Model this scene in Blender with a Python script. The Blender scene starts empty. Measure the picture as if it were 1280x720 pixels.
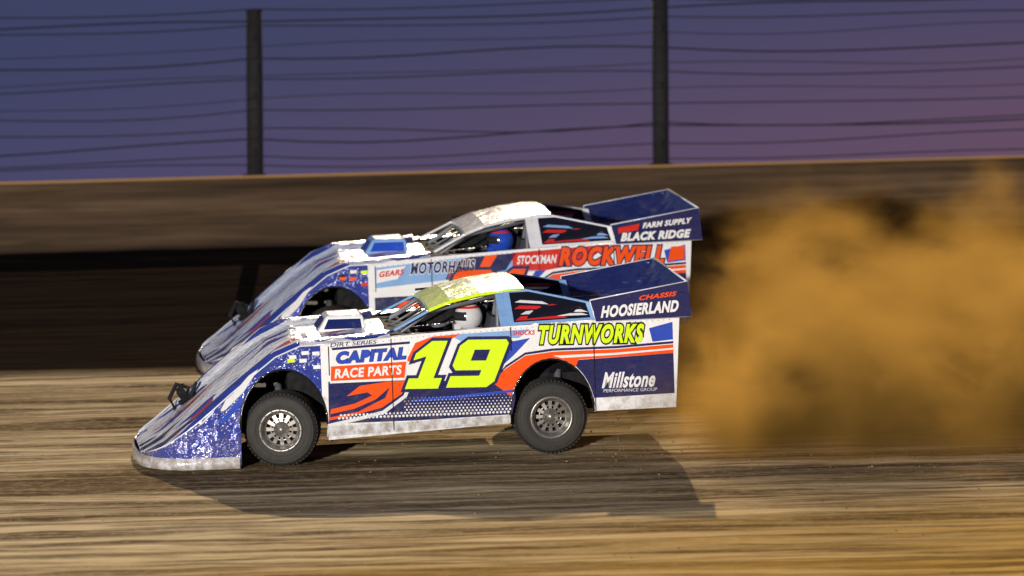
import bpy, bmesh, math, random
from mathutils import Vector, Matrix, noise
random.seed(7)
scene = bpy.context.scene
scene.view_settings.view_transform = 'Standard'
scene.view_settings.look = 'None'
scene.view_settings.exposure = 0
COL = scene.collection
BT = 0.109                      # banking gradient of the track
BA = math.atan(BT)

# ------------------------------------------------------------------ helpers
def lerp_tab(tab, x):
    if x <= tab[0][0]: return tab[0][1]
    for (a, b), (c, d) in zip(tab, tab[1:]):
        if x <= c:
            return b + (d - b) * (x - a) / (c - a)
    return tab[-1][1]

def link(ob, parent=None):
    COL.objects.link(ob)
    if parent is not None: ob.parent = parent
    return ob

def mesh_obj(name, verts, faces, mat, parent=None, smooth=False, tri=False):
    me = bpy.data.meshes.new(name)
    me.from_pydata([tuple(v) for v in verts], [], faces)
    if tri:
        bm = bmesh.new(); bm.from_mesh(me)
        bmesh.ops.triangulate(bm, faces=bm.faces[:])
        bm.to_mesh(me); bm.free()
    if mat: me.materials.append(mat)
    if smooth:
        for p in me.polygons: p.use_smooth = True
    me.update()
    return link(bpy.data.objects.new(name, me), parent)

class Geo:
    def __init__(s): s.v = []; s.f = []
    def add(s, v, f):
        o = len(s.v); s.v += [tuple(p) for p in v]; s.f += [[i + o for i in q] for q in f]
    def box(s, c, d, M=None):
        x, y, z = d[0] / 2, d[1] / 2, d[2] / 2
        vs = [Vector((a * x, b * y, e * z)) for a in (-1, 1) for b in (-1, 1) for e in (-1, 1)]
        if M: vs = [M @ p for p in vs]
        vs = [p + Vector(c) for p in vs]
        s.add(vs, [[0, 1, 3, 2], [4, 6, 7, 5], [0, 4, 5, 1], [2, 3, 7, 6], [0, 2, 6, 4], [1, 5, 7, 3]])
    def tube(s, pts, r, n=8):
        pts = [Vector(p) for p in pts]
        rs = r if isinstance(r, (list, tuple)) else [r] * len(pts)
        rings = []
        for i, p in enumerate(pts):
            t = (pts[min(i + 1, len(pts) - 1)] - pts[max(i - 1, 0)]).normalized()
            a = t.cross(Vector((0, 0, 1)))
            if a.length < .05: a = t.cross(Vector((0, 1, 0)))
            a.normalize(); b = t.cross(a)
            rings.append([p + (a * math.cos(k * 2 * math.pi / n) + b * math.sin(k * 2 * math.pi / n)) * rs[i] for k in range(n)])
        vs = [q for r_ in rings for q in r_]
        fs = [[i * n + k, i * n + (k + 1) % n, (i + 1) * n + (k + 1) % n, (i + 1) * n + k] for i in range(len(pts) - 1) for k in range(n)]
        fs += [list(range(n))[::-1], [(len(pts) - 1) * n + k for k in range(n)]]
        s.add(vs, fs)
    def lathe(s, prof, c, n=40, M=None):      # prof (radius, y) about Y axis
        vs = []
        for k in range(n):
            a = 2 * math.pi * k / n
            for r, y in prof:
                p = Vector((r * math.cos(a), y, r * math.sin(a)))
                if M: p = M @ p
                vs.append(p + Vector(c))
        m = len(prof)
        s.add(vs, [[k * m + i, k * m + i + 1, ((k + 1) % n) * m + i + 1, ((k + 1) % n) * m + i] for k in range(n) for i in range(m - 1)])
    def obj(s, name, mat, parent=None, smooth=False, tri=False):
        return mesh_obj(name, s.v, s.f, mat, parent, smooth, tri)

# ------------------------------------------------------------------ materials
def nmat(name):
    m = bpy.data.materials.new(name); m.use_nodes = True
    nt = m.node_tree
    return m, nt, nt.nodes['Principled BSDF']

def M_(nt, op, a, b=None, clamp=False):
    n = nt.nodes.new('ShaderNodeMath'); n.operation = op; n.use_clamp = clamp
    for i, x in enumerate((a, b)):
        if x is None: continue
        if isinstance(x, (int, float)): n.inputs[i].default_value = x
        else: nt.links.new(x, n.inputs[i])
    return n.outputs[0]

def MIX(nt, fac, a, b):
    n = nt.nodes.new('ShaderNodeMix'); n.data_type = 'RGBA'
    for i, x in ((0, fac), (6, a), (7, b)):
        if isinstance(x, (int, float)): n.inputs[i].default_value = x
        elif isinstance(x, tuple): n.inputs[i].default_value = (*x[:3], 1)
        else: nt.links.new(x, n.inputs[i])
    return n.outputs[2]

def objnoise(nt, scale=(1, 1, 1), ns=5, detail=4, rough=.55):
    tc = nt.nodes.new('ShaderNodeTexCoord'); mp = nt.nodes.new('ShaderNodeMapping')
    mp.inputs['Scale'].default_value = scale
    nt.links.new(tc.outputs['Object'], mp.inputs[0])
    nz = nt.nodes.new('ShaderNodeTexNoise')
    nz.inputs['Scale'].default_value = ns; nz.inputs['Detail'].default_value = detail
    nz.inputs['Roughness'].default_value = rough
    nt.links.new(mp.outputs[0], nz.inputs['Vector'])
    return nz.outputs[0], tc

def ramp(nt, fac, lo, hi):
    n = nt.nodes.new('ShaderNodeMapRange'); n.inputs[1].default_value = lo; n.inputs[2].default_value = hi
    nt.links.new(fac, n.inputs[0]); return n.outputs[0]

def crinkle(nt, b, s, k):
    n3, _ = objnoise(nt, (1, 1, 1.5), s, 4, .6)
    bp = nt.nodes.new('ShaderNodeBump'); bp.inputs['Strength'].default_value = k; bp.inputs['Distance'].default_value = .04
    nt.links.new(n3, bp.inputs['Height']); nt.links.new(bp.outputs[0], b.inputs['Normal'])
    nt.links.new(bp.outputs[0], b.inputs['Coat Normal'])

def paint(name, col, rough=.16, dirt=.5, metal=0.0, flecks=0.0, coat=.9, bs=3.5, bk=.6):
    m, nt, b = nmat(name)
    n1, tc = objnoise(nt, (1, 1, 1), 11, 8, .72)
    sep = nt.nodes.new('ShaderNodeSeparateXYZ'); nt.links.new(tc.outputs['Object'], sep.inputs[0])
    h = nt.nodes.new('ShaderNodeMapRange'); h.inputs[1].default_value = 1.0; h.inputs[2].default_value = .2
    h.inputs[3].default_value = 0; h.inputs[4].default_value = .24
    nt.links.new(sep.outputs[2], h.inputs[0])
    thr = M_(nt, 'SUBTRACT', M_(nt, 'ADD', n1, h.outputs[0]), .62)
    d = M_(nt, 'MULTIPLY', M_(nt, 'MULTIPLY', thr, 6, True), dirt, True)
    c = col
    if flecks > 0:
        v = nt.nodes.new('ShaderNodeTexVoronoi'); v.inputs['Scale'].default_value = 46
        nt.links.new(tc.outputs['Object'], v.inputs['Vector'])
        n2, _ = objnoise(nt, (1, 1, 1), 5, 4)
        f = M_(nt, 'MULTIPLY', M_(nt, 'LESS_THAN', v.outputs['Distance'], .26), M_(nt, 'GREATER_THAN', n2, .50))
        c = MIX(nt, M_(nt, 'MULTIPLY', f, flecks), col, (.75, .78, .85))  # sparkle glints painted into the colour as white flecks
    c = MIX(nt, d, c, (.20, .14, .08))
    nt.links.new(c, b.inputs['Base Color'])
    r = M_(nt, 'ADD', M_(nt, 'MULTIPLY', d, .5), rough); nt.links.new(r, b.inputs['Roughness'])
    b.inputs['Metallic'].default_value = metal
    b.inputs['Coat Weight'].default_value = coat; b.inputs['Coat Roughness'].default_value = .1
    crinkle(nt, b, bs, bk)
    return m

def plain(name, col, rough=.6, metal=0.0, spec=.5):
    m, nt, b = nmat(name)
    n1, tc = objnoise(nt, (1, 1, 1), 14, 5, .65)
    c = MIX(nt, ramp(nt, n1, .35, .75), col, tuple(x * .55 + .02 for x in col))
    nt.links.new(c, b.inputs['Base Color'])
    b.inputs['Roughness'].default_value = rough; b.inputs['Metallic'].default_value = metal
    b.inputs['Specular IOR Level'].default_value = spec
    return m

WHITE = paint('white_paint', (.80, .81, .84), dirt=.5); NAVY = paint('navy_paint', (.010, .018, .10), dirt=.22)
BLUE = paint('blue_sparkle_paint', (.035, .06, .34), flecks=.85, metal=.2, dirt=.3, bs=6, bk=1.0)
ORANGE = paint('orange_paint', (.85, .085, .012), dirt=.18); YEL = paint('fluorescent_yellow', (.66, .92, .02), dirt=.1)
LBLUE = paint('light_blue_paint', (.22, .40, .72), dirt=.3); BLACK = paint('black_paint', (.008, .008, .011), dirt=.1)
RED = paint('red_paint', (.6, .025, .02), dirt=.15); ROYAL = paint('royal_blue_paint', (.02, .07, .48), dirt=.15)
SILV = paint('grey_skirt', (.62, .63, .67), dirt=.7)
TRIM = paint('white_trim', (.7, .71, .75), dirt=.1)
RUB = plain('tyre_rubber', (.020, .018, .016), .75); STEEL = plain('wheel_steel', (.36, .34, .32), .38, .75)
DARK = plain('dark_interior', (.010, .010, .012), .9, 0, .1); TUBE = plain('cage_tube', (.16, .17, .2), .4)
SUIT = plain('race_suit', (.25, .03, .03), .8); HELM = paint('helmet_paint', (.6, .6, .62), dirt=.05)
GLOVE = plain('glove_cloth', (.03, .03, .035), .9); VISOR = plain('visor_dark', (.015, .015, .02), .1)
SEAT = plain('seat_cloth', (.03, .03, .05), .8)

def hood_livery(name, base, accent):
    m, nt, b = nmat(name)
    tc = nt.nodes.new('ShaderNodeTexCoord'); mp = nt.nodes.new('ShaderNodeMapping')
    mp.inputs['Scale'].default_value = (1.0, 3.6, .6); mp.inputs['Rotation'].default_value = (0, 0, .3)
    nt.links.new(tc.outputs['Object'], mp.inputs[0])
    v = nt.nodes.new('ShaderNodeTexVoronoi'); v.inputs['Scale'].default_value = 2.4
    nt.links.new(mp.outputs[0], v.inputs['Vector'])
    s = nt.nodes.new('ShaderNodeSeparateColor'); nt.links.new(v.outputs['Color'], s.inputs[0])
    sep = nt.nodes.new('ShaderNodeSeparateXYZ'); nt.links.new(tc.outputs['Object'], sep.inputs[0])
    edge = M_(nt, 'MULTIPLY', M_(nt, 'GREATER_THAN', M_(nt, 'ABSOLUTE', sep.outputs[1]), .84), M_(nt, 'GREATER_THAN', sep.outputs[0], 1.15))
    c = MIX(nt, M_(nt, 'GREATER_THAN', s.outputs[0], .74), base, accent)
    c = MIX(nt, M_(nt, 'GREATER_THAN', s.outputs[1], .88), c, (.01, .015, .05))
    c = MIX(nt, M_(nt, 'GREATER_THAN', s.outputs[2], .93), c, (.5, .06, .03))
    c = MIX(nt, edge, c, (.035, .06, .34))
    v2 = nt.nodes.new('ShaderNodeTexVoronoi'); v2.inputs['Scale'].default_value = 40
    nt.links.new(tc.outputs['Object'], v2.inputs['Vector'])
    n2, _ = objnoise(nt, (1, 1, 1), 6, 4)
    f = M_(nt, 'MULTIPLY', M_(nt, 'LESS_THAN', v2.outputs['Distance'], .26), M_(nt, 'GREATER_THAN', n2, .54))
    c = MIX(nt, M_(nt, 'MULTIPLY', f, .7), c, (.10, .13, .35))
    nt.links.new(c, b.inputs['Base Color'])
    b.inputs['Roughness'].default_value = .2; b.inputs['Coat Weight'].default_value = .9; b.inputs['Coat Roughness'].default_value = .1
    crinkle(nt, b, 5, .8)
    return m
HOOD1 = hood_livery('hood_graphics', (.80, .81, .84), (.04, .07, .36))
HOOD2 = hood_livery('hood_graphics_b', (.62, .68, .80), (.03, .06, .36))

def roof_mat(name, a, bcol, c3):
    m, nt, b = nmat(name)
    n1, tc = objnoise(nt, (1.2, 5, 1), 2.2, 2)
    n2, _ = objnoise(nt, (1.0, 7, 1), 3.1, 1)
    c = MIX(nt, M_(nt, 'GREATER_THAN', n1, .5), a, bcol)
    c = MIX(nt, M_(nt, 'GREATER_THAN', n2, .62), c, c3)
    nt.links.new(c, b.inputs['Base Color']); b.inputs['Roughness'].default_value = .22; b.inputs['Coat Weight'].default_value = .7
    crinkle(nt, b, 4, .6)
    return m
ROOF1 = roof_mat('roof_yellow_graphics', (.70, .88, .03), (.72, .84, .20), (.80, .82, .76))
ROOF2 = roof_mat('roof_white_graphics', (.78, .78, .80), (.70, .64, .56), (.58, .52, .44))

# ------------------------------------------------------------------ car design sheet
def S(u, v):
    return ((518.5 - u) / 125.0, (585 - .045 * (u - 352) - v) / 124.5)
WPLAN = [(-3, .98), (2.0, .98), (2.3, .955), (2.48, .88), (2.6, .77), (2.68, .63), (2.73, .42)]
CREST = [(-2.66, 1.33), (-.95, 1.31), (0, 1.27), (.9, 1.2), (1.15, 1.2), (1.4, 1.1), (1.8, .8), (2.2, .47), (2.5, .26), (2.73, .14)]
def sideY(X, Z): return lerp_tab(WPLAN, X) - .05 * (Z - .3)
def arch(cx, rx, rz, n=18, cz=.42):
    return [(cx + rx * math.cos(math.pi * k / n), cz + rz * math.sin(math.pi * k / n)) for k in range(n + 1)]

def text_geo_sp(s, shear, off, sp):
    cu = bpy.data.curves.new('t', 'FONT'); cu.body = s; cu.shear = shear; cu.offset = off
    cu.resolution_u = 4; cu.space_character = sp
    ob = bpy.data.objects.new('t', cu); COL.objects.link(ob)
    bpy.context.view_layer.update()
    me = bpy.data.meshes.new_from_object(ob.evaluated_get(bpy.context.evaluated_depsgraph_get()))
    r = ([tuple(v.co) for v in me.vertices], [list(p.vertices) for p in me.polygons])
    bpy.data.objects.remove(ob); bpy.data.meshes.remove(me); bpy.data.curves.remove(cu)
    return r

# blocky numerals: outline + optional counter, unit box
DIG = {'1': ([(0, .74), (.30, 1), (.70, 1), (.70, .22), (.92, .22), (.92, 0), (.06, 0), (.06, .22), (.30, .22), (.30, .68), (.0, .60)], None),
       '9': ([(.12, 1), (.92, 1), (1, .92), (1, .12), (.88, 0), (.04, 0), (.04, .24), (.64, .24), (.64, .36), (.10, .36), (0, .46), (0, .88)], [(.34, .56), (.66, .56), (.66, .79), (.34, .79)]),
       '2': ([(0, .74), (0, .88), (.12, 1), (.88, 1), (1, .9), (1, .52), (.88, .42), (.36, .36), (.36, .24), (1, .24), (1, 0), (0, 0), (0, .46), (.12, .57), (.64, .63), (.64, .76), (.34, .76), (.34, .70), (0, .70)], None)}
def grow(p, d):
    n = len(p); A = sum(p[i][0] * p[(i + 1) % n][1] - p[(i + 1) % n][0] * p[i][1] for i in range(n))
    s = 1 if A > 0 else -1; r = []
    for i in range(n):
        a, b, c = Vector(p[i - 1]), Vector(p[i]), Vector(p[(i + 1) % n])
        e1 = (b - a).normalized(); e2 = (c - b).normalized()
        n1 = Vector((e1.y, -e1.x)) * s; n2 = Vector((e2.y, -e2.x)) * s
        m = (n1 + n2); m = m / max(.35, m.dot(n1)) if m.length > 1e-4 else n1
        r.append(tuple(b + m * d))
    return r

def build_car(variant, M):
    near = variant == 0
    root = bpy.data.objects.new('race_car', None); COL.objects.link(root); root.matrix_world = M
    P = root
    base = WHITE
    # side panels ------------------------------------------------
    out = [(2.73, .05), (1.77, .05)] + arch(1.335, .435, .56) + [(.90, .26), (-.92, .34)] + arch(-1.345, .425, .54)
    out += [(-1.77, .42), (-2.6, .42), (-2.66, 1.33)]
    out += [(x, z) for x, z in CREST[1:-1]] + [(2.73, .14)]
    for sd in (1, -1):
        me = bpy.data.meshes.new('side_panel'); bm = bmesh.new()
        vs = [bm.verts.new((x, 0, z)) for x, z in out]; bm.faces.new(vs)
        for cx in [2.66, 2.58, 2.5, 2.4, 2.3, 2.15, 2.0, 1.77, .95, .3, -.3, -.92, -1.8]:
            bmesh.ops.bisect_plane(bm, geom=bm.verts[:] + bm.edges[:] + bm.faces[:], plane_co=(cx, 0, 0), plane_no=(1, 0, 0))
        bmesh.ops.triangulate(bm, faces=bm.faces[:])
        for v in bm.verts: v.co.y = sd * sideY(v.co.x, v.co.z)
        for f in bm.faces:
            f.material_index = 1 if f.calc_center_median().x > .95 else 0
        bm.to_mesh(me); bm.free(); me.materials.append(base); me.materials.append(BLUE)
        ob = link(bpy.data.objects.new('side_panel', me), P)
        so = ob.modifiers.new('s', 'SOLIDIFY'); so.thickness = .012; so.offset = 0
        g = Geo()
        for cx, rx, rz in ((1.335, .435, .56), (-1.345, .425, .54)):
            g.tube([(x, sd * sideY(x, z), z) for x, z in arch(cx, rx, rz)], .012, 6)
        g.obj('arch_lip', BLACK, P, True)
    # top skin (nose + hood) --------------------------------------
    xs = [2.73, 2.68, 2.6, 2.5, 2.4, 2.3, 2.15, 2.0, 1.85, 1.7, 1.55, 1.4, 1.27, 1.15, 1.0, .8, .55, .25]
    ts = [-1, -.95, -.88, -.8, -.7, -.62, -.5, -.3, -.1, .1, .3, .5, .62, .7, .8, .88, .95, 1]
    g = Geo(); vs = []
    for x in xs:
        c = lerp_tab(CREST, x); w = sideY(x, c)
        k = min(1, max(0, (2.6 - x) / .6))
        for t in ts:
            a = abs(t)
            z = c + k * (.06 * math.exp(-((a - .84) / .11) ** 2) - .035 * math.exp(-((a - .6) / .08) ** 2) + (.045 * (1 - (a / .5) ** 2) if a < .5 else 0))
            if a == 1: z = c
            vs.append((x, w * t, z))
    n = len(ts)
    g.add(vs, [[i * n + j, i * n + j + 1, (i + 1) * n + j + 1, (i + 1) * n + j] for i in range(len(xs) - 1) for j in range(n - 1)])
    g.obj('hood_and_nose', HOOD1 if near else HOOD2, P, True)
    g = Geo()
    for sd in (1, -1):
        g.tube([(x, sd * (sideY(x, lerp_tab(CREST, x))), lerp_tab(CREST, x) + .004) for x in xs[1:]], .009, 6)
    g.obj('fender_edge', TRIM, P, True)
    # front valance and lip
    plan = [(x, sideY(x, .1)) for x in (1.78, 2.0, 2.15, 2.3, 2.4, 2.48, 2.55, 2.6, 2.65, 2.68, 2.71, 2.73)]
    ring = [(x, y) for x, y in plan] + [(2.745, .2), (2.75, 0), (2.745, -.2)] + [(x, -y) for x, y in plan[::-1]]
    g = Geo(); vs = []
    for x, y in ring:
        d = Vector((x - 1.6, y * .8)).normalized()
        vs += [(x + d.x * .012, y + d.y * .012, .14), (x + d.x * .035, y + d.y * .035, .10), (x + d.x * .045, y + d.y * .045, .03), (x, y, .02)]
    g.add(vs, [[i * 4 + j, i * 4 + j + 1, (i + 1) * 4 + j + 1, (i + 1) * 4 + j] for i in range(len(ring) - 1) for j in range(3)])
    g.obj('nose_lip', SILV, P, True)
    g = Geo(); g.add([(2.73, .42, .05), (2.73, -.42, .05), (2.73, -.42, .15), (2.73, .42, .15)], [[0, 1, 2, 3]])
    g.obj('nose_front', BLUE, P)
    # rear deck, cockpit shelves, rear panel
    g = Geo(); gd = Geo()
    for sd in (1, -1):
        pts = [.25, 0, -.4, -.95]
        for a, b in zip(pts, pts[1:]):
            ca, cb = lerp_tab(CREST, a), lerp_tab(CREST, b)
            g.add([(a, sd * sideY(a, ca), ca), (b, sd * sideY(b, cb), cb), (b, sd * .78, cb - .01), (a, sd * .78, ca - .01)], [[0, 1, 2, 3]])
            gd.add([(a, sd * .78, ca - .01), (b, sd * .78, cb - .01), (b, sd * .7, .7), (a, sd * .7, .7)], [[0, 1, 2, 3]])
    g.obj('cockpit_shelf', LBLUE if not near else WHITE, P)
    gd.obj('cockpit_liner', DARK, P)
    g = Geo()
    g.add([(-.95, .93, 1.31), (-.95, -.93, 1.31), (-2.65, -.928, 1.328), (-2.65, .928, 1.328)], [[0, 1, 2, 3]])
    g.add([(-2.6, .97, .42), (-2.6, -.97, .42), (-2.655, -.925, 1.325), (-2.655, .925, 1.325)], [[0, 1, 2, 3]])
    g.obj('rear_deck', NAVY, P)
    g = Geo()
    g.box((-.72, 0, .62), (3.7, 1.0, .5)); g.box((-.95, 0, .9), (.06, 1.24, .8)); g.box((.27, 0, .95), (.06, 1.4, .5))
    g.box((-1.8, 0, 1.0), (1.6, 1.0, .5)); g.box((1.45, 0, .46), (.62, .9, .36)); g.box((.75, 0, .8), (1.0, 1.1, .6))
    g.obj('chassis_tub', DARK, P)
    g = Geo()
    for x in (1.335, -1.345): g.tube([(x, -.8, .36), (x, .8, .36)], .05)
    for sd in (1, -1):
        g.tube([(1.335, sd * .45, .75), (1.335, sd * .7, .4)], .04); g.tube([(-1.5, sd * .45, .8), (-1.4, sd * .7, .36)], .04)
        g.tube([(1.0, sd * .5, .4), (-1.0, sd * .6, .38)], .035)
    g.obj('suspension', TUBE, P, True)
    # roof
    g = Geo(); vs = []; rx = [-.18, -.4, -.7, -1.0, -1.14]; ry = [-1, -.6, -.2, .2, .6, 1]
    for lay in (0, -.035):
        for i, x in enumerate(rx):
            zz = lerp_tab([(-1.14, 1.64), (-1.0, 1.645), (-.7, 1.61), (-.4, 1.55), (-.18, 1.47)], x)
            for t in ry: vs.append((x, t * (.60 + .03 * i / 4), zz + .03 * (1 - t * t) + lay))
    nr, mr = len(rx), len(ry); L = nr * mr
    fs = [[i * mr + j, i * mr + j + 1, (i + 1) * mr + j + 1, (i + 1) * mr + j] for i in range(nr - 1) for j in range(mr - 1)]
    fs += [[a + L for a in f][::-1] for f in fs[:]]
    for i in range(nr - 1):
        for j in (0, mr - 1): fs.append([i * mr + j, (i + 1) * mr + j, (i + 1) * mr + j + L, i * mr + j + L])
    for j in range(mr - 1):
        for i in (0, nr - 1): fs.append([i * mr + j, i * mr + j + 1, i * mr + j + 1 + L, i * mr + j + L])
    g.add(vs, fs); g.obj('roof', ROOF1 if near else ROOF2, P)
    gl = Geo()
    for sd in (1, -1):
        gl.tube([(x, sd * (.612 + .03 * i / 4), lerp_tab([(-1.14, 1.64), (-1.0, 1.645), (-.7, 1.61), (-.4, 1.55), (-.18, 1.47)], x) - .018) for i, x in enumerate(rx)], .014, 6)
    gl.obj('roof_rail', YEL if near else TRIM, P, True)
    # pillars + sail panels
    g = Geo(); gi = Geo(); gr = Geo(); gw = Geo()
    for sd in (1, -1):
        def Q(x, y, z): return Vector((x, sd * y, z))
        def band(a, b, w, y2=.018):
            d = Vector((w, 0, 0)); e = Vector((0, y2 * sd, 0))
            v = [a, a + d, b + d, b]; g.add(v + [p - e for p in v], [[0, 1, 2, 3], [7, 6, 5, 4], [0, 4, 5, 1], [2, 6, 7, 3], [1, 5, 6, 2], [0, 3, 7, 4]])
        band(Q(.20, .66, 1.255), Q(-.21, .605, 1.455), .05)
        band(Q(-.93, .93, 1.31), Q(-.92, .63, 1.62), .075)
        o = [Q(-.93, .925, 1.312), Q(-1.85, .925, 1.33), Q(-1.80, .88, 1.50), Q(-1.15, .645, 1.635), Q(-.92, .63, 1.63)]
        c = sum(o, Vector()) / 5
        i_ = [c + (p - c) * .84 for p in o]
        g.add(o + i_, [[k, (k + 1) % 5, 5 + (k + 1) % 5, 5 + k] for k in range(5)])
        gi.add(i_, [[0, 1, 2, 3, 4]])
        e = Vector((0, .006 * sd, .001))
        A, B, C, D = i_[0], i_[1], i_[2], i_[4]
        def bl(s, t): return (A * (1 - s) + B * s) * (1 - t) + (D * (1 - s) + C * s) * t + e * 2
        for (s0, s1, t0, t1, G) in ((.02, .70, .05, .20, gr), (.30, .99, .36, .50, gw), (.03, .45, .45, .58, gr), (.5, .98, .16, .28, gw), (.05, .5, .68, .78, gw), (.45, .92, .60, .72, gr), (.1, .35, .26, .38, gw)):
            G.add([bl(s0, t0), bl(s1, t0 + .02), bl(s1 - .08, t1 + .03), bl(s0 + .08, t1)], [[0, 1, 2, 3]])
    g.obj('pillars_and_sail_panels', LBLUE if near else WHITE, P)
    gi.obj('quarter_window', BLACK, P, tri=True); gr.obj('quarter_graphics_red', RED, P); gw.obj('quarter_graphics_light', TRIM if near else LBLUE, P)
    # window net (right side) + dash
    g = Geo()
    for k in range(12):
        x = -.25 - k * .055; zt = lerp_tab([(-1.0, 1.63), (-.7, 1.59), (-.18, 1.45)], x)
        g.add([(x, -.80, 1.27), (x - .03, -.80, 1.27), (x - .03, -.64, zt), (x, -.64, zt)], [[0, 1, 2, 3]])
    for k in range(5):
        t = k / 5; a = Vector((-.2, -.80 + .16 * t, 1.28 + .26 * t)); b_ = Vector((-.9, -.80 + .16 * t, 1.28 + .30 * t))
        g.add([a, b_, b_ + Vector((0, .012, .025)), a + Vector((0, .012, .025))], [[0, 1, 2, 3]])
    g.obj('window_net', DARK, P)
    g = Geo(); g.box((.12, 0, 1.16), (.25, 1.3, .16)); g.obj('dashboard', DARK, P)
    # roll cage
    g = Geo()
    for sd in (1, -1):
        g.tube([(-.88, sd * .55, .5), (-.88, sd * .55, 1.5), (-.88, sd * .45, 1.58)], .022)
        g.tube([(-.88, sd * .5, 1.56), (-.2, sd * .5, 1.43), (.15, sd * .52, 1.2), (.2, sd * .52, .6)], .022)
        g.tube([(-.88, sd * .5, 1.55), (-2.0, sd * .45, 1.3)], .022)
        g.tube([(.2, sd * .6, 1.08), (-.88, sd * .6, 1.16)], .022)
    g.tube([(-.88, -.45, 1.58), (-.88, .45, 1.58)], .022); g.tube([(-.2, -.5, 1.43), (-.2, .5, 1.43)], .022)
    g.tube([(-.88, -.5, .6), (-.88, .5, 1.55)], .022); g.tube([(-.2, .05, 1.43), (.2, .05, 1.22)], .012)
    g.tube([(-.2, .3, 1.43), (.2, .3, 1.22)], .010); g.tube([(-.2, -.25, 1.43), (.2, -.25, 1.22)], .010)
    g.obj('roll_cage', TUBE, P, True)
    # seat
    g = Geo(); R = Matrix.Rotation(-.2, 3, 'Y')
    g.box((-.78, .28, .98), (.07, .48, .75), R); g.box((-.58, .28, .62), (.45, .48, .08))
    for s in (-.24, .24): g.box((-.68, .28 + s, .95), (.26, .04, .5), R)
    for s in (-.17,): g.box((-.72, .28 + s, 1.34), (.2, .035, .2), R)
    g.obj('racing_seat', SEAT, P)
    g = Geo()
    Rm = Matrix.Rotation(math.radians(65), 3, 'Y'); c = Vector((-.02, .28, 1.06))
    g.tube([c + Rm @ Vector((.17 * math.cos(a), .17 * math.sin(a), 0)) for a in [k * math.pi / 10 for k in range(21)]], .014, 6)
    g.tube([c, c + Vector((.3, 0, -.1))], .02); g.tube([c + Vector((0, -.16, 0)), c + Vector((0, .16, 0))], .012)
    g.obj('steering_wheel', DARK, P, True)
    # hood scoop
    g = Geo()
    b0 = [(.92, .24), (.40, .28), (.40, -.28), (.92, -.24)]; t0 = [(.80, .19), (.44, .23), (.44, -.23), (.80, -.19)]
    vs = [(x, y, 1.215) for x, y in b0] + [(x, y, 1.39) for x, y in t0]
    g.add(vs, [[0, 1, 5, 4], [1, 2, 6, 5], [2, 3, 7, 6], [3, 0, 4, 7], [4, 5, 6, 7]])
    ob = g.obj('hood_scoop', WHITE if near else LBLUE, P)
    bv = ob.modifiers.new('b', 'BEVEL'); bv.width = .025; bv.segments = 2
    g = Geo()
    for sd in (1, -1):
        g.add([(.84, sd * .243, 1.26), (.46, sd * .268, 1.26), (.47, sd * .242, 1.355), (.79, sd * .208, 1.355)], [[0, 1, 2, 3]])
    g.add([(.902, .17, 1.26), (.902, -.17, 1.26), (.83, -.14, 1.36), (.83, .14, 1.36)], [[0, 1, 2, 3]])
    g.obj('scoop_panel', NAVY if near else ROYAL, P)
    # tow bracket on the nose
    g = Geo(); yy = -.62
    g.tube([(2.30, yy, .38), (2.36, yy, .50), (2.28, yy - .03, .64), (2.16, yy, .60), (2.2, yy, .45)], .024)
    g.tube([(2.20, yy - .07, .44), (2.27, yy - .02, .58), (2.22, yy + .06, .64)], .022)
    g.tube([(2.10, yy - .02, .54), (2.26, yy + .08, .46)], .028); g.tube([(2.15, yy + .04, .50), (2.08, yy + .02, .66)], .018)
    g.box((2.22, yy + .01, .53), (.09, .02, .12), Matrix.Rotation(.6, 3, 'Y'))
    g.obj('tow_bracket', DARK, P)
    # spoiler
    bq = [S(738, 377), S(862, 353), S(866, 397), S(745, 404)]
    g = Geo(); gt = Geo()
    for sd in (1, -1):
        v = [(x, sd * .935, z) for x, z in bq]; v2 = [(x, sd * .95, z) for x, z in bq]
        g.add(v + v2, [[3, 2, 1, 0], [4, 5, 6, 7], [0, 1, 5, 4], [1, 2, 6, 5], [2, 3, 7, 6], [3, 0, 4, 7]])
        gt.tube([(x, sd * .944, z) for x, z in bq + [bq[0]]], .008, 6)
    bx0, bx1 = -2.36, -2.735; tz = bq[1][1]
    g.add([(bx0, .93, 1.335), (bx0, -.93, 1.335), (bx1, -.93, tz), (bx1, .93, tz), (bx0 - .02, .93, 1.335), (bx0 - .02, -.93, 1.335), (bx1 - .02, -.93, tz - .01), (bx1 - .02, .93, tz - .01)],
          [[0, 1, 2, 3], [7, 6, 5, 4], [2, 3, 7, 6]])
    for yy in (-.45, 0, .45):
        g.add([(-1.95, yy, 1.335), (bx0, yy, 1.34), (bx1 + .06, yy, tz - .07)], [[0, 1, 2]])
    gt.tube([(bx1, -.93, tz + .004), (bx1, .93, tz + .004)], .010, 6)
    g.obj('spoiler', NAVY, P); gt.obj('spoiler_trim', TRIM, P, True)
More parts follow.
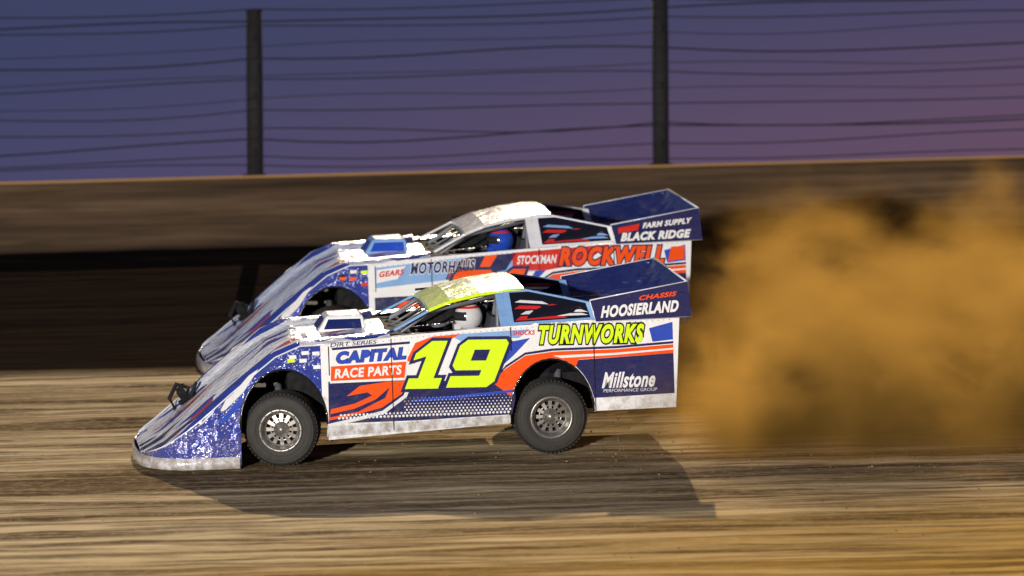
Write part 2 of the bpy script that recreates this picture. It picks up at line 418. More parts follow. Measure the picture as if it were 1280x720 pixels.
    # wheels
    for (cx, steer) in ((1.335, -13), (-1.345, 0)):
        for sd in (1, -1):
            Rz = Matrix.Rotation(math.radians(steer), 3, 'Z'); c = Vector((cx, sd * .775, .368))
            r = .362; w = .16
            def L3(p): return c + Rz @ Vector(p)
            g = Geo()
            prof = [(.205, -w + .01), (.25, -w), (.31, -w - .006), (.345, -w + .02), (r, -w + .06), (r, -.005), (r - .012, 0), (r, .005), (r, w - .06), (.345, w - .02), (.31, w + .006), (.25, w), (.205, w - .01)]
            g.lathe(prof, c, 56, Rz)
            for k in range(56):
                a = 2 * math.pi * k / 56
                for yy in (-.115, -.07, -.025, .025, .07, .115):
                    a2 = a + (yy * 1.2)
                    MM = Rz @ Matrix.Rotation(-a2, 3, 'Y')
                    g.box(L3((math.cos(a2) * (r + .001), yy, math.sin(a2) * (r + .001))), (.012, .034, .026), MM)
            g.obj('tyre', RUB, P, True)
            g = Geo(); o = sd
            g.lathe([(.335, (w - .004) * o), (.325, (w + .006) * o), (.318, (w + .004) * o)], c, 56, Rz)
            g.lathe([(.262, (w - .002) * o), (.256, (w + .007) * o), (.248, (w + .003) * o)], c, 56, Rz)
            g.obj('sidewall_ribs', RUB, P, True)
            g = Geo()
            prof = [(.205, -w * .8 * o), (.195, 0), (.195, .08 * o), (.20, .13 * o), (.212, .148 * o), (.218, .160 * o), (.214, .168 * o), (.196, .168 * o), (.186, .150 * o), (.178, .10 * o), (.168, .075 * o), (.155, .068 * o)]
            g.lathe(prof, c, 48, Rz)
            nsp = 12
            for k in range(nsp):
                a = 2 * math.pi * k / nsp
                d = Vector((math.cos(a), 0, math.sin(a))); t = Vector((-math.sin(a), 0, math.cos(a)))
                q = [d * .07 - t * .014, d * .07 + t * .014, d * .158 + t * .020, d * .158 - t * .020]
                q1 = [L3((p.x, (.078 if i < 2 else .066) * o, p.z)) for i, p in enumerate(q)]
                g.add(q1, [[0, 1, 2, 3]])
            g.lathe([(.118, .064 * o), (.112, .072 * o), (.104, .066 * o)], c, 32, Rz)
            g.lathe([(.080, .07 * o), (.077, .086 * o), (.045, .09 * o), (.04, .12 * o), (.0, .125 * o)], c, 24, Rz)
            for k in range(5):
                a = 2 * math.pi * k / 5
                g.tube([L3((math.cos(a) * .060, .085 * o, math.sin(a) * .060)), L3((math.cos(a) * .060, .105 * o, math.sin(a) * .060))], .009, 6)
            for k in range(16):
                a = 2 * math.pi * k / 16
                g.tube([L3((math.cos(a) * .205, .165 * o, math.sin(a) * .205)), L3((math.cos(a) * .205, .175 * o, math.sin(a) * .205))], .007, 6)
            g.obj('wheel_rim', STEEL, P, True)
            g = Geo(); g.lathe([(.18, .02 * o), (.0, .02 * o)], c, 24, Rz); g.obj('brake_backing', DARK, P)
    # ---- livery ------------------------------------------------
    def pmap(u, v, sd, proud, yfix=None):
        x, z = S(u, v)
        y = (yfix if yfix else sideY(x, z)) + proud + .006
        return (x, sd * y, z)
    def poly(name, pts, mat, lay, sides=(1, -1), yfix=None):
        for sd in sides:
            mesh_obj(name, [pmap(u, v, sd, lay * .0015, yfix) for u, v in pts], [list(range(len(pts)))], mat, P, tri=True)
    def text(name, s, box, mat, lay, shear=.3, off=.02, outline=None, slope=0, yfix=None, sides=(1, -1)):
        sp = 1.0 + max(0, off + (outline[1] * .6 if outline else 0)) * 2.0
        bv, bf = text_geo_sp(s, shear, off, sp)
        x0 = min(v[0] for v in bv); x1 = max(v[0] for v in bv); y0 = min(v[1] for v in bv); y1 = max(v[1] for v in bv)
        u0, v0, u1, v1 = box
        jobs = [(bv, bf, mat, lay)]
        if outline:
            ov, of = text_geo_sp(s, shear, off + outline[1], sp); jobs.append((ov, of, outline[0], lay - 1))
        for vs, fs, m, ly in jobs:
            for sd in sides:
                o = []
                for a in vs:
                    tx = (a[0] - x0) / (x1 - x0); ty = (a[1] - y0) / (y1 - y0)
                    u = u0 + tx * (u1 - u0) if sd > 0 else u1 - tx * (u1 - u0)
                    v = v1 + (v0 - v1) * ty + slope * (tx if sd > 0 else 1 - tx)
                    o.append(pmap(u, v, sd, ly * .0015, yfix))
                mesh_obj(name, o, fs, m, P)
    def numeral(name, ch, u0, v0, w, h, mat, omat, lay, shear=.38, gro=4.0, slope=-.012):
        outl, hole = DIG[ch]
        def px(p): return (p[0] * w, p[1] * h)
        pts = [px(p) for p in outl]
        big = grow(pts, gro)
        def place(q, sd, proud, mirror_c):
            r = []
            for x, y in q:
                x2 = x + y * shear
                u = u0 + x2 if sd > 0 else 2 * mirror_c - (u0 + x2)
                r.append(pmap(u, v0 + h - y + slope * (u - 505), sd, proud))
            return r
        for sd in (1, -1):
            mesh_obj(name + '_outline', place(big, sd, (lay - 1) * .0015, 572), [list(range(len(big)))], omat, P, tri=True)
            mesh_obj(name, place(pts, sd, lay * .0015, 572), [list(range(len(pts)))], mat, P, tri=True)
            if hole: mesh_obj(name + '_counter', place([px(p) for p in hole], sd, (lay + 1) * .0015, 572), [[0, 1, 2, 3]], omat, P)
    def apx(cx, rx, rz, a0, a1, n=8, g=1.03):
        r = []
        for k in range(n + 1):
            a = math.radians(a0 + (a1 - a0) * k / n)
            X = cx + rx * g * math.cos(a); Z = .42 + rz * g * math.sin(a)
            u = 518.5 - 125 * X; r.append((u, 585 - .045 * (u - 352) - 124.5 * Z))
        return r
    poly('navy_panel', [(407, 530), (408, 478), (440, 476), (500, 474), (540, 478), (600, 474), (640, 460), (641, 500), (636, 519), (520, 526)], NAVY, 1)
    ra = apx(-1.345, .425, .54, 178, 128)
    poly('rear_navy_panel', ra + [(712, 452), (842, 443), (842, 493), (739, 499)], NAVY, 1)
    ra2 = apx(-1.345, .425, .54, 20, 125, 12, 1.02)
    poly('orange_stripe', ra2 + [(722, 451), (842, 443), (842, 432), (770, 438), (690, 441), (655, 446), (630, 462), (612, 479)], ORANGE, 2)
    poly('stripe_gap', [(690, 446), (770, 442.5), (842, 436.5), (842, 438.5), (770, 445), (700, 449)], WHITE, 3)
    poly('stripe_navy_line', [(612, 479), (630, 458), (655, 442), (690, 437), (770, 434), (842, 428), (842, 431), (770, 437), (690, 440), (655, 445), (630, 461)], NAVY, 3)  # navy livery line above the orange stripe
    # big red-orange swoosh (curled ribbon) on the lower door
    poly('red_swoosh', [(407, 526), (410, 512), (440, 505), (462, 495), (456, 491), (430, 496), (447, 483), (480, 478), (508, 476), (499, 493), (474, 510), (440, 519)], ORANGE, 3)
    poly('swoosh_edge', [(407, 530), (438, 523), (474, 514), (501, 495), (510, 476), (514, 476), (505, 497), (476, 518), (440, 527), (407, 534)], TRIM, 3)
    poly('swoosh_inner', [(409, 518), (440, 511), (466, 500), (484, 485), (478, 498), (444, 515), (409, 522)], NAVY, 4)
    poly('red_swoosh_upper', [(506, 452), (518, 430), (540, 422), (575, 419), (552, 431), (532, 440), (516, 456)], ORANGE, 2)
    poly('swoosh_line', [(512, 500), (560, 496), (640, 488), (640, 491), (560, 500), (511, 503)], ROYAL if near else RED, 3)
    poly('blue_accent', [(640, 428), (662, 424), (640, 446), (622, 462), (612, 470)], ROYAL, 1)
    poly('light_shard', [(560, 420), (662, 413), (648, 424), (600, 426), (575, 428)], LBLUE, 1)
    poly('blue_accent_rear', [(812, 412), (842, 404), (842, 426), (816, 429)], ROYAL, 1)
    poly('skirt_strip', [(405, 533), (520, 527), (634, 520), (634, 530), (520, 538), (404, 546)], SILV, 1)
    poly('fender_flash', [(310, 470), (322, 462), (303, 490), (280, 512), (244, 534), (262, 516), (290, 492)], TRIM, 1)
    poly('fender_flash_blue', [(296, 500), (302, 492), (300, 506), (282, 524), (262, 538), (278, 520)], ROYAL, 1)
    for uu in (409, 487, 637, 741):
        x, _ = S(uu, 400); top = 585 - .045 * (uu - 352) - 124.5 * (lerp_tab(CREST, x) - .01)
        bot = {409: 470, 487: 538, 637: 440, 741: 515}[uu]
        poly('panel_seam', [(uu, top), (uu + .9, top), (uu + .9, bot), (uu, bot)], BLACK, 8)
    vs = []; fs = []
    for sd in (1, -1):
        for k in range(60):
            u = 413 + k * 7.2
            x, _ = S(u, 400)
            v = 585 - .045 * (u - 352) - 124.5 * (lerp_tab(CREST, x) - .028)
            o = len(vs); vs += [pmap(u + .55 * math.cos(a * math.pi / 3), v + .55 * math.sin(a * math.pi / 3), sd, .010) for a in range(6)]
            fs.append([o + a for a in range(6)])
    mesh_obj('rivets', vs, fs, TUBE, P)
    vs = []; fs = []
    for sd in (1, -1):
        for row in range(7):
            for k in range(46):
                u = 420 + k * 4.7 + (row % 2) * 2.3; v = 523 - row * 3.6 - (u - 420) * .035
                if u < 500 and row > 1: continue
                rr = 1.75 - row * .22
                o = len(vs)
                vs += [pmap(u + rr * math.cos(a * math.pi / 3), v + rr * math.sin(a * math.pi / 3), sd, .012) for a in range(6)]
                fs.append([o + a for a in range(6)])
    mesh_obj('halftone_dots', vs, fs, WHITE, P)
    if near:
        numeral('number_one', '1', 500, 428, 48, 59, YEL, NAVY, 6, shear=.42)
        numeral('number_nine', '9', 552, 427, 60, 59, YEL, NAVY, 7, shear=.42)
        text('sponsor_text_green', 'TURNWORKS', (673, 408, 806, 432), YEL, 6, .32, .05, (BLACK, .07), slope=-2)
        poly('sponsor_box', [(414, 439), (510, 431), (504, 476), (410, 480)], WHITE, 3)
        poly('sponsor_box_edge', [(414, 436), (511, 428), (511, 431), (414, 439)], NAVY, 4)
        poly('sponsor_orange_bar', [(412, 459), (506, 453), (503, 473), (411, 477)], ORANGE, 4)
        text('sponsor_text_blue', 'CAPITAL', (419, 441, 506, 456), ROYAL, 6, .2, .06, (NAVY, .03), slope=-6)
        text('sponsor_text_bar', 'RACE PARTS', (416, 462, 500, 474), WHITE, 5, .15, .035, slope=-5)
        text('sponsor_text_script', 'Millstone', (750, 467, 818, 487), WHITE, 4, .4, .03, slope=-2)
        text('sponsor_subtext', 'PERFORMANCE GROUP', (752, 488, 820, 492), TRIM, 4, .1, .0, slope=-2)
        text('spoiler_text', 'HOOSIERLAND', (751, 384, 850, 399), WHITE, 3, .3, .05, slope=-8, yfix=.948)
        text('spoiler_text_small', 'CHASSIS', (800, 371, 848, 377), ORANGE, 3, .3, .04, slope=-6, yfix=.948)
        text('door_text', 'DIRT SERIES', (412, 430, 470, 435), NAVY, 3, .2, .01, slope=-4)
        text('door_text', 'SHOCKS', (640, 415, 668, 421), RED, 3, .2, .03, slope=-1)
    else:
        poly('light_blue_door', [(410, 437), (520, 424), (640, 414), (640, 440), (520, 452), (410, 465)], LBLUE, 2)
        poly('dark_wedge', [(600, 416), (735, 404), (700, 430), (645, 440), (600, 440)], RED, 3)
        poly('navy_wedge', [(540, 422), (606, 416), (590, 440), (548, 446)], NAVY, 3)
        poly('orange_wedge', [(562, 420), (580, 418), (568, 436), (552, 440)], ORANGE, 4)
        poly('white_wedge', [(412, 440), (452, 434), (440, 452), (411, 458)], WHITE, 3)
        text('sponsor_text_orange', 'ROCKWELL', (664, 408, 812, 434), ORANGE, 6, .3, .06, (NAVY, .06), slope=-3)
        text('sponsor_text_white', 'STOCKMAN', (606, 420, 662, 432), WHITE, 5, .3, .03, slope=-2)
        text('sponsor_text_blue', 'MOTORHAUS', (458, 430, 548, 446), NAVY, 6, .25, .04, (WHITE, .05), slope=-5)
        text('sponsor_text_red', 'GEARS', (415, 442, 450, 450), RED, 5, .25, .04, slope=-4)
        poly('orange_patch', [(822, 407), (841, 406), (840, 424), (817, 427)], ORANGE, 2)
        numeral('number_two', '2', 500, 440, 55, 55, ORANGE, NAVY, 6)
        numeral('number_one', '1', 566, 439, 45, 55, ORANGE, NAVY, 6)
        poly('spoiler_patch', [(748, 381), (778, 375), (776, 384), (748, 389)], RED, 2, yfix=.948)
        text('spoiler_text', 'BLACK RIDGE', (751, 388, 850, 400), WHITE, 3, .3, .06, slope=-6, yfix=.948)
        text('spoiler_text', 'FARM SUPPLY', (782, 374, 852, 382), WHITE, 3, .3, .05, slope=-8, yfix=.948)
    cols = [WHITE, ORANGE, ROYAL, YEL, RED, BLACK, LBLUE]
    for k in range(10):
        u = 330 + (k % 5) * 15 + random.uniform(-2, 2)
        x = (518.5 - u) / 125; top = lerp_tab(CREST, x)
        vt = 585 - .045 * (u - 352) - 124.5 * (top - .03)
        a = max(0, 1 - ((x - 1.335) / .435) ** 2) ** .5; lo = .42 + .56 * a
        vb = 585 - .045 * (u - 352) - 124.5 * (lo + .03)
        v = vt + (vb - vt - 7) * (.1 + .5 * (k // 5))
        if vb - vt < 9: continue
        poly('sticker', [(u, v), (u + 9, v - .5), (u + 9, v + 4), (u, v + 4.5)], random.choice(cols), 2)
    return root

def car_matrix(ox, s, yaw, sc=1.0):
    ex = Vector((1, 0, 0)); sv = Vector((0, math.cos(BA), math.sin(BA))); n = Vector((0, -math.sin(BA), math.cos(BA)))
    h = -math.cos(yaw) * ex - math.sin(yaw) * sv; l = n.cross(h)
    o = ex * ox + sv * s
    m = Matrix((h * sc, l * sc, n * sc)).transposed().to_4x4(); m.translation = o
    return m

# ------------------------------------------------------------------ driver
def skin(name, pts, edges, rad, mat, parent, sub=2, root=0):
    me = bpy.data.meshes.new(name); me.from_pydata(pts, edges, [])
    me.materials.append(mat)
    ob = link(bpy.data.objects.new(name, me), parent)
    ob.modifiers.new('skin', 'SKIN'); ob.modifiers['skin'].use_smooth_shade = True
    for i, r in enumerate(rad): me.skin_vertices[0].data[i].radius = (r, r)
    me.skin_vertices[0].data[root].use_root = True
    sb = ob.modifiers.new('sub', 'SUBSURF'); sb.levels = sub; sb.render_levels = sub
    return ob

def build_driver(M, helmcol):
    r = bpy.data.objects.new('race_driver', None); COL.objects.link(r); r.matrix_world = M
    y = .28
    pts = [(-.60, y, .74), (-.64, y, .90), (-.67, y, 1.06), (-.655, y, 1.17), (-.65, y, 1.23),
           (-.66, y + .17, 1.08), (-.45, y + .25, .90), (-.12, y + .16, 1.02),
           (-.66, y - .17, 1.08), (-.45, y - .25, .90), (-.12, y - .16, 1.02),
           (-.56, y + .10, .72), (-.15, y + .13, .80), (.18, y + .1, .62),
           (-.56, y - .10, .72), (-.15, y - .13, .80), (.18, y - .1, .62)]
    ed = [(0, 1), (1, 2), (2, 3), (3, 4), (2, 5), (5, 6), (6, 7), (2, 8), (8, 9), (9, 10), (0, 11), (11, 12), (12, 13), (0, 14), (14, 15), (15, 16)]
    rad = [.14, .14, .15, .07, .06, .075, .055, .035, .075, .055, .035, .09, .07, .05, .09, .07, .05]
    skin('suit_body', pts, ed, rad, SUIT, r)
    for s in (1, -1):
        w = Vector((-.12, y + s * .16, 1.02)); p = Vector((-.05, y + s * .165, 1.06))
        skin('glove_palm', [tuple(w), tuple((w + p) / 2), tuple(p)], [(0, 1), (1, 2)], [.03, .038, .03], GLOVE, r, 1)
        for k in range(4):
            b = p + Vector((0, 0, .03 - k * .02)); ln = (.035, .04, .037, .028)[k]
            skin('finger', [tuple(b), tuple(b + Vector((ln, s * .008, 0))), tuple(b + Vector((ln + .012, -s * .02, 0))), tuple(b + Vector((ln - .012, -s * .035, 0)))],
                 [(0, 1), (1, 2), (2, 3)], [.010, .009, .009, .008], GLOVE, r, 1)
        b = w + Vector((.03, -s * .02, .03))
        skin('thumb', [tuple(b), tuple(b + Vector((.03, -s * .025, .015))), tuple(b + Vector((.06, -s * .02, .02)))], [(0, 1), (1, 2)], [.013, .011, .009], GLOVE, r, 1)
    def ball(name, mat, sc, c, th0=0, th1=math.pi, ph0=0, ph1=2 * math.pi, n=24):
        g = Geo(); vs = []
        for i in range(n + 1):
            t = th0 + (th1 - th0) * i / n
            for j in range(n + 1):
                p = ph0 + (ph1 - ph0) * j / n
                q = Vector((math.sin(t) * math.cos(p), math.sin(t) * math.sin(p), math.cos(t)))
                vs.append((c[0] + q.x * sc[0], c[1] + q.y * sc[1], c[2] + q.z * sc[2]))
        g.add(vs, [[i * (n + 1) + j, i * (n + 1) + j + 1, (i + 1) * (n + 1) + j + 1, (i + 1) * (n + 1) + j] for i in range(n) for j in range(n)])
        return g.obj(name, mat, r, True)
    c = (-.62, y, 1.33)
    ball('helmet', helmcol, (.145, .125, .145), c)
    ball('visor', VISOR, (.151, .130, .150), c, math.radians(66), math.radians(100), math.radians(-75), math.radians(75))
    ball('helmet_stripe', RED, (.147, .127, .147), c, math.radians(40), math.radians(52))
    g = Geo(); g.box((-.50, y, 1.235), (.07, .13, .06)); g.obj('helmet_chin_bar', helmcol, r)
    return r

M1 = car_matrix(-1.10, 0.0, math.radians(8)); M2 = car_matrix(-.78, 5.95, math.radians(8), 1.02)
build_car(0, M1); build_car(1, M2)
build_driver(M1, HELM); build_driver(M2, ROYAL)

# ------------------------------------------------------------------ ground
def gz(x, y):
    if y < -14: z = -14 * BT
    elif y < 17.2: z = y * BT
    elif y < 24: z = 17.2 * BT - (y - 17.2) * .14
    else: z = 17.2 * BT - 6.8 * .14
    if abs(x) < 45 and -30 < y < 17:
        z += .030 * noise.noise(Vector((x * .07, y * 1.1, 0))) + .018 * noise.noise(Vector((x * .35, y * 3.3, 5))) + .012 * noise.noise(Vector((x * 1.7, y * 5, 9)))
        if y < -3 : z += .07 * noise.noise(Vector((x * .12, y * .55, 3))) * min(1, (-3 - y) / 3)
    return z
xs = [-4000, -600, -120, -50] + [-40 + .4 * i for i in range(75)] + [-10 + .1 * i for i in range(200)] + [10 + .4 * i for i in range(76)] + [50, 120, 600, 4000]
ys = [-4000, -600, -120, -60, -30, -22, -18, -14] + [-13.9 + .07 * i for i in range(443)] + [17.2, 18, 24, 40, 120, 600, 4000]
vs = [(x, y, gz(x, y)) for y in ys for x in xs]; n = len(xs)
fs = [[j * n + i, j * n + i + 1, (j + 1) * n + i + 1, (j + 1) * n + i] for j in range(len(ys) - 1) for i in range(n - 1)]
m, nt, b = nmat('dirt_track')
a1, tc = objnoise(nt, (.10, 1.3, 1), 1.0, 6, .62)
a2, _ = objnoise(nt, (.30, 5.0, 1), 1.3, 6, .65)
a3, _ = objnoise(nt, (1, 1.6, 1), 9, 8, .7)
a4, _ = objnoise(nt, (.05, .22, 1), 1.0, 3, .5)
a5, _ = objnoise(nt, (.5, .9, 1), 1.4, 5, .6)
sep = nt.nodes.new('ShaderNodeSeparateXYZ'); nt.links.new(tc.outputs['Object'], sep.inputs[0])
c = MIX(nt, ramp(nt, a1, .40, .60), (.16, .11, .058), (.68, .54, .33))
c = MIX(nt, M_(nt, 'MULTIPLY', ramp(nt, a2, .45, .62), .85), c, (.07, .045, .024))
c = MIX(nt, M_(nt, 'MULTIPLY', ramp(nt, a3, .48, .75), .45), c, (.66, .54, .36))
c = MIX(nt, M_(nt, 'MULTIPLY', ramp(nt, a5, .55, .75), .5), c, (.13, .09, .055))
och = M_(nt, 'MULTIPLY', ramp(nt, M_(nt, 'ADD', M_(nt, 'MULTIPLY', sep.outputs[1], -1), M_(nt, 'MULTIPLY', sep.outputs[0], .45)), 3.0, 9.0), .8, True)
c = MIX(nt, och, c, MIX(nt, ramp(nt, a2, .35, .65), (.66, .39, .07), (.18, .095, .018)))
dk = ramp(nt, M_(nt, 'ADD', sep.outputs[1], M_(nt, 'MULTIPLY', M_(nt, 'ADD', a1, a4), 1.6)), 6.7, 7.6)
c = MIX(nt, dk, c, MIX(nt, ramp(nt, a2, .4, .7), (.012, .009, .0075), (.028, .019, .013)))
nt.nodes.remove(b)
df = nt.nodes.new('ShaderNodeBsdfDiffuse'); df.inputs['Roughness'].default_value = .0
nt.links.new(c, df.inputs['Color'])
nt.links.new(df.outputs[0], nt.nodes['Material Output'].inputs['Surface'])
bp = nt.nodes.new('ShaderNodeBump'); bp.inputs['Strength'].default_value = .7; bp.inputs['Distance'].default_value = .05
nt.links.new(M_(nt, 'ADD', M_(nt, 'MULTIPLY', a3, .7), a2), bp.inputs['Height']); nt.links.new(bp.outputs[0], df.inputs['Normal'])
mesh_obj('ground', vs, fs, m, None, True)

g = Geo(); CL = plain('clod_dirt', (.30, .21, .11), .95, 0, .05)
for k in range(800):
    if k < 400:
        x = random.gauss(2.6, 1.6); y = random.gauss(-.6, 1.0)
    else:
        x = random.uniform(-8, 8); y = random.uniform(-8, 2)
    s = random.uniform(.005, .014)
    z = gz(x, y) + s * .3
    vv = [Vector(q) * s * random.uniform(.6, 1.3) + Vector((x, y, z)) for q in ((1, 0, 0), (0, 1, 0), (-1, 0, 0), (0, -1, 0), (0, 0, .8), (0, 0, -.8))]
    g.add(vv, [[0, 1, 4], [1, 2, 4], [2, 3, 4], [3, 0, 4], [1, 0, 5], [2, 1, 5], [3, 2, 5], [0, 3, 5]])
g.obj('dirt_clods', CL)

# ------------------------------------------------------------------ wall
WY = 16.7; WT = 2.79
m, nt, b = nmat('wall_concrete_muddy')
a1, tc = objnoise(nt, (.10, 1, 2.6), 1.6, 6, .6); a2, _ = objnoise(nt, (.35, 1, 8), 2.0, 6, .65)
sep = nt.nodes.new('ShaderNodeSeparateXYZ'); nt.links.new(tc.outputs['Object'], sep.inputs[0])
c = MIX(nt, ramp(nt, a1, .35, .68), (.045, .029, .018), (.15, .097, .058))
c = MIX(nt, M_(nt, 'MULTIPLY', ramp(nt, a2, .45, .7), .6), c, (.028, .019, .012))
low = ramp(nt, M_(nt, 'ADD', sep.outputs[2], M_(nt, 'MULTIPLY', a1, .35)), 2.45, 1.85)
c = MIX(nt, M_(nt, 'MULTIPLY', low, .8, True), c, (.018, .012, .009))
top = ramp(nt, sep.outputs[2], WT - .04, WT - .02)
c = MIX(nt, top, c, (.42, .24, .09))  # lit look of the top lip put into the colour
nt.links.new(c, b.inputs['Base Color']); b.inputs['Roughness'].default_value = .95; b.inputs['Specular IOR Level'].default_value = .1
bp = nt.nodes.new('ShaderNodeBump'); bp.inputs['Strength'].default_value = .5; bp.inputs['Distance'].default_value = .04
nt.links.new(a2, bp.inputs['Height']); nt.links.new(bp.outputs[0], b.inputs['Normal'])
prof = [(WY - .10, 1.6), (WY, WT - .06), (WY - .03, WT - .055), (WY - .03, WT - .005), (WY - .02, WT), (WY + .32, WT), (WY + .32, 1.2)]
xw = [-90 + 3 * i for i in range(61)]
g = Geo(); vs = [(x, y, z) for x in xw for y, z in prof]; k = len(prof)
g.add(vs, [[i * k + j, i * k + j + 1, (i + 1) * k + j + 1, (i + 1) * k + j] for i in range(len(xw) - 1) for j in range(k - 1)])
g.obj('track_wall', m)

# ------------------------------------------------------------------ catch fence
fence = bpy.data.objects.new('catch_fence', None); COL.objects.link(fence)
PM = plain('post_steel', (.022, .020, .022), .8, .1, .2); CM = plain('cable_steel', (.014, .014, .022), .8, .1, .2)
px = [-3.52 + 5.62 * i for i in range(-8, 10)]
lean = math.radians(1.3)
for i, x in enumerate(px):
    g = Geo(); h = 2.28
    dx = math.tan(lean) * h
    g.tube([(x, WY + .15, WT - .3), (x + dx, WY + .15, WT + h)], .112, 14)
    g.tube([(x + dx, WY + .15, WT + h), (x + dx, WY + .15, WT + h + .02)], .118, 14)
    g.box((x, WY + .15, WT + .012), (.32, .28, .02))
    for hh in (.3, 1.1, 1.9): g.box((x + math.tan(lean) * hh, WY + .03, WT + hh), (.05, .05, .09))
    g.obj('post', PM, fence, True)
hs = [.12, .32, .50, .62, .86, 1.02, 1.28, 1.36, 1.58, 1.80, 2.02, 2.17, 2.34]
for k, h in enumerate(hs):
    g = Geo(); pts = []
    ph = random.uniform(0, 6)
    for i in range(len(px) - 1):
        sag = random.uniform(.0, .09); h0 = random.uniform(-.04, .04)
        for t in range(8):
            tt = t / 8; x = px[i] + (px[i + 1] - px[i]) * tt
            pts.append((x + math.tan(lean) * h, WY + .02, WT + h + .05 * math.sin(x * .23 + ph) + h0 * math.sin(math.pi * tt * 2) - sag * 4 * tt * (1 - tt)))
    g.tube(pts, random.choice((.006, .009, .012)), 5)
    g.obj('cable', CM, fence, True)

# ------------------------------------------------------------------ dust
m = bpy.data.materials.new('dust_volume'); m.use_nodes = True; nt = m.node_tree; nt.nodes.clear()
outn = nt.nodes.new('ShaderNodeOutputMaterial'); pv = nt.nodes.new('ShaderNodeVolumePrincipled')
nt.links.new(pv.outputs[0], outn.inputs['Volume'])
tc = nt.nodes.new('ShaderNodeTexCoord'); sep = nt.nodes.new('ShaderNodeSeparateXYZ'); nt.links.new(tc.outputs['Object'], sep.inputs[0])
X, Y, Z = sep.outputs
def vnoise(scale, ns, det, ro=.55, dist=0):
    mp = nt.nodes.new('ShaderNodeMapping'); mp.inputs['Scale'].default_value = scale; nt.links.new(tc.outputs['Object'], mp.inputs[0])
    nz = nt.nodes.new('ShaderNodeTexNoise'); nz.inputs['Scale'].default_value = ns; nz.inputs['Detail'].default_value = det
    nz.inputs['Roughness'].default_value = ro; nz.inputs['Distortion'].default_value = dist
    nt.links.new(mp.outputs[0], nz.inputs['Vector']); return nz.outputs[0]
n1 = vnoise((.7, .5, 1), .9, 3, .55, .4); n2 = vnoise((.8, .6, 1.3), 1.5, 4, .62)
hz = M_(nt, 'SUBTRACT', Z, M_(nt, 'MULTIPLY', Y, BT))
fc = nt.nodes.new('ShaderNodeFloatCurve'); cv = fc.mapping.curves[0]
pl = [(0, .20), (.06, .34), (.10, .58), (.16, .80), (.25, .82), (.36, .72), (.6, .62), (1, .4)]
cv.points[0].location = pl[0]; cv.points[1].location = pl[-1]
for p in pl[1:-1]: cv.points.new(*p)
fc.mapping.update()
nt.links.new(M_(nt, 'DIVIDE', M_(nt, 'SUBTRACT', X, .7), 14.3, True), fc.inputs['Value'])
topz = M_(nt, 'MULTIPLY', fc.outputs[0], 2.5)
e = M_(nt, 'ADD', M_(nt, 'SUBTRACT', topz, hz), M_(nt, 'MULTIPLY', M_(nt, 'SUBTRACT', n1, .5), 3.2))
e = M_(nt, 'DIVIDE', e, 1.6, True)
e = M_(nt, 'MULTIPLY', e, M_(nt, 'ADD', e, .2))
yy = M_(nt, 'DIVIDE', M_(nt, 'SUBTRACT', Y, 2.3), 4.3); ye = M_(nt, 'MULTIPLY', M_(nt, 'SUBTRACT', 1, M_(nt, 'MULTIPLY', yy, yy)), 2.0, True)
xe = M_(nt, 'MULTIPLY', M_(nt, 'DIVIDE', M_(nt, 'SUBTRACT', X, .35), .9, True), M_(nt, 'DIVIDE', M_(nt, 'SUBTRACT', 11.5, X), 3.0, True))
nn = M_(nt, 'MULTIPLY', M_(nt, 'SUBTRACT', n2, .37), 4.6, True)
lowd = M_(nt, 'MULTIPLY', M_(nt, 'SUBTRACT', 1.0, M_(nt, 'DIVIDE', hz, .9), True), .55)
nn = M_(nt, 'MAXIMUM', nn, lowd)
d = M_(nt, 'MULTIPLY', M_(nt, 'MULTIPLY', M_(nt, 'MULTIPLY', e, ye), xe), nn)
d = M_(nt, 'MULTIPLY', d, 1.8)
nt.links.new(d, pv.inputs['Density']); pv.inputs['Color'].default_value = (.76, .42, .09, 1); pv.inputs['Anisotropy'].default_value = .2
try: m.cycles.volume_step_rate = 1.0
except Exception as ex_: print(ex_)
g = Geo(); bx = [(x, y, z + y * BT) for x in (.35, 11.6) for y in (-1.9, 6.55) for z in (-.05, 3.1)]
g.add(bx, [[0, 1, 3, 2], [4, 6, 7, 5], [0, 4, 5, 1], [2, 3, 7, 6], [0, 2, 6, 4], [1, 5, 7, 3]])
g.obj('dust_cloud', m)

# ------------------------------------------------------------------ unseen floodlight mast, added to light the camera-side panels
FL = Vector((-17, -50, 3.6)); tw = bpy.data.objects.new('added_flood_mast', None); COL.objects.link(tw)
g = Geo(); base_z = -14 * BT
g.tube([(FL.x, FL.y - .9, base_z), (FL.x, FL.y - .9, FL.z + .6)], [.14, .08], 12)
g.tube([(FL.x - 1.3, FL.y - .8, FL.z), (FL.x + 1.3, FL.y - .8, FL.z)], .05); g.obj('added_mast_pole', PM, tw, True)
for k in (-1, 0, 1):
    g = Geo(); g.box((FL.x + k * .9, FL.y - .62, FL.z), (.6, .2, .5)); g.obj('added_lamp_housing', PM, tw)
ld = bpy.data.lights.new('added_flood_lamp', 'SPOT'); ld.energy = 140000; ld.color = (1, .95, .86); ld.shadow_soft_size = .45
ld.spot_size = math.radians(55); ld.spot_blend = .4
lo = bpy.data.objects.new('added_flood_lamp', ld); COL.objects.link(lo); lo.parent = tw; lo.location = FL
lo.rotation_euler = (Vector((.5, 3, .8)) - FL).to_track_quat('-Z', 'Y').to_euler()

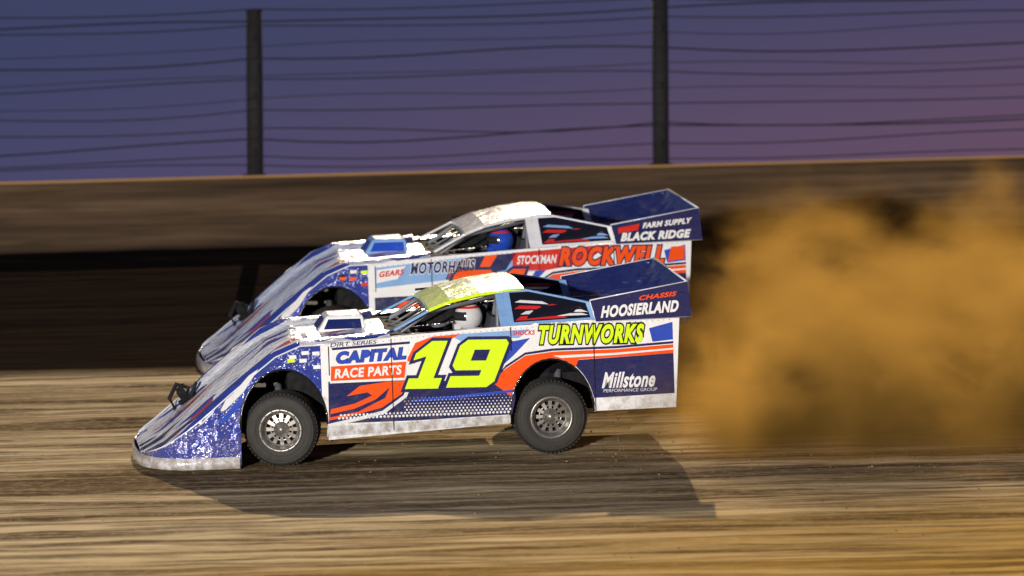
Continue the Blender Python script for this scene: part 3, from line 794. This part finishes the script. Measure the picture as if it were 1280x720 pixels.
# ------------------------------------------------------------------ sun + sky
el, az = math.radians(29), math.radians(-1)     # az from +Y toward -X
sd_ = Vector((math.sin(az) * math.cos(el), math.cos(az) * math.cos(el), math.sin(el)))
sl = bpy.data.lights.new('sun', 'SUN'); sl.energy = 5.0; sl.angle = math.radians(.5); sl.color = (1, .82, .56)
so = bpy.data.objects.new('sun', sl); COL.objects.link(so); so.rotation_euler = sd_.to_track_quat('Z', 'Y').to_euler()
w = bpy.data.worlds.new('World'); scene.world = w; w.use_nodes = True; nt = w.node_tree
bg = nt.nodes['Background']
sky = nt.nodes.new('ShaderNodeTexSky'); sky.sky_type = 'NISHITA'; sky.sun_disc = False; sky.sun_elevation = el; sky.sun_rotation = az
tc = nt.nodes.new('ShaderNodeTexCoord'); sep = nt.nodes.new('ShaderNodeSeparateXYZ'); nt.links.new(tc.outputs['Generated'], sep.inputs[0])
up = nt.nodes.new('ShaderNodeMapRange'); up.interpolation_type = 'SMOOTHSTEP'; up.inputs[1].default_value = -.008; up.inputs[2].default_value = .042
nt.links.new(M_(nt, 'SUBTRACT', sep.outputs[2], M_(nt, 'MULTIPLY', sep.outputs[0], .06)), up.inputs[0])
rt = ramp(nt, sep.outputs[0], -.12, .14)
hor = MIX(nt, rt, (.046, .052, .145), (.115, .060, .118))
c = MIX(nt, up.outputs[0], hor, MIX(nt, rt, (.024, .036, .115), (.036, .042, .12)))
sc_ = nt.nodes.new('ShaderNodeMix'); sc_.data_type = 'RGBA'; sc_.blend_type = 'ADD'; sc_.inputs[0].default_value = .001
nt.links.new(c, sc_.inputs[6]); nt.links.new(sky.outputs[0], sc_.inputs[7])
nt.links.new(sc_.outputs[2], bg.inputs[0]); bg.inputs[1].default_value = 1.0

# ------------------------------------------------------------------ camera
cam = bpy.data.cameras.new('camera'); co = bpy.data.objects.new('camera', cam); COL.objects.link(co)
cam.lens = 159.5; cam.sensor_width = 36; cam.clip_start = .5; cam.clip_end = 20000
pitch = math.atan((360 - 215) / 5670)
co.matrix_world = Matrix.Translation((0, -46, 2.745)) @ Matrix.Rotation(math.pi / 2 - pitch, 4, 'X') @ Matrix.Rotation(math.radians(-1.5), 4, 'Z')
cam.dof.use_dof = True; cam.dof.focus_distance = 45.5; cam.dof.aperture_fstop = 1.1
scene.camera = co
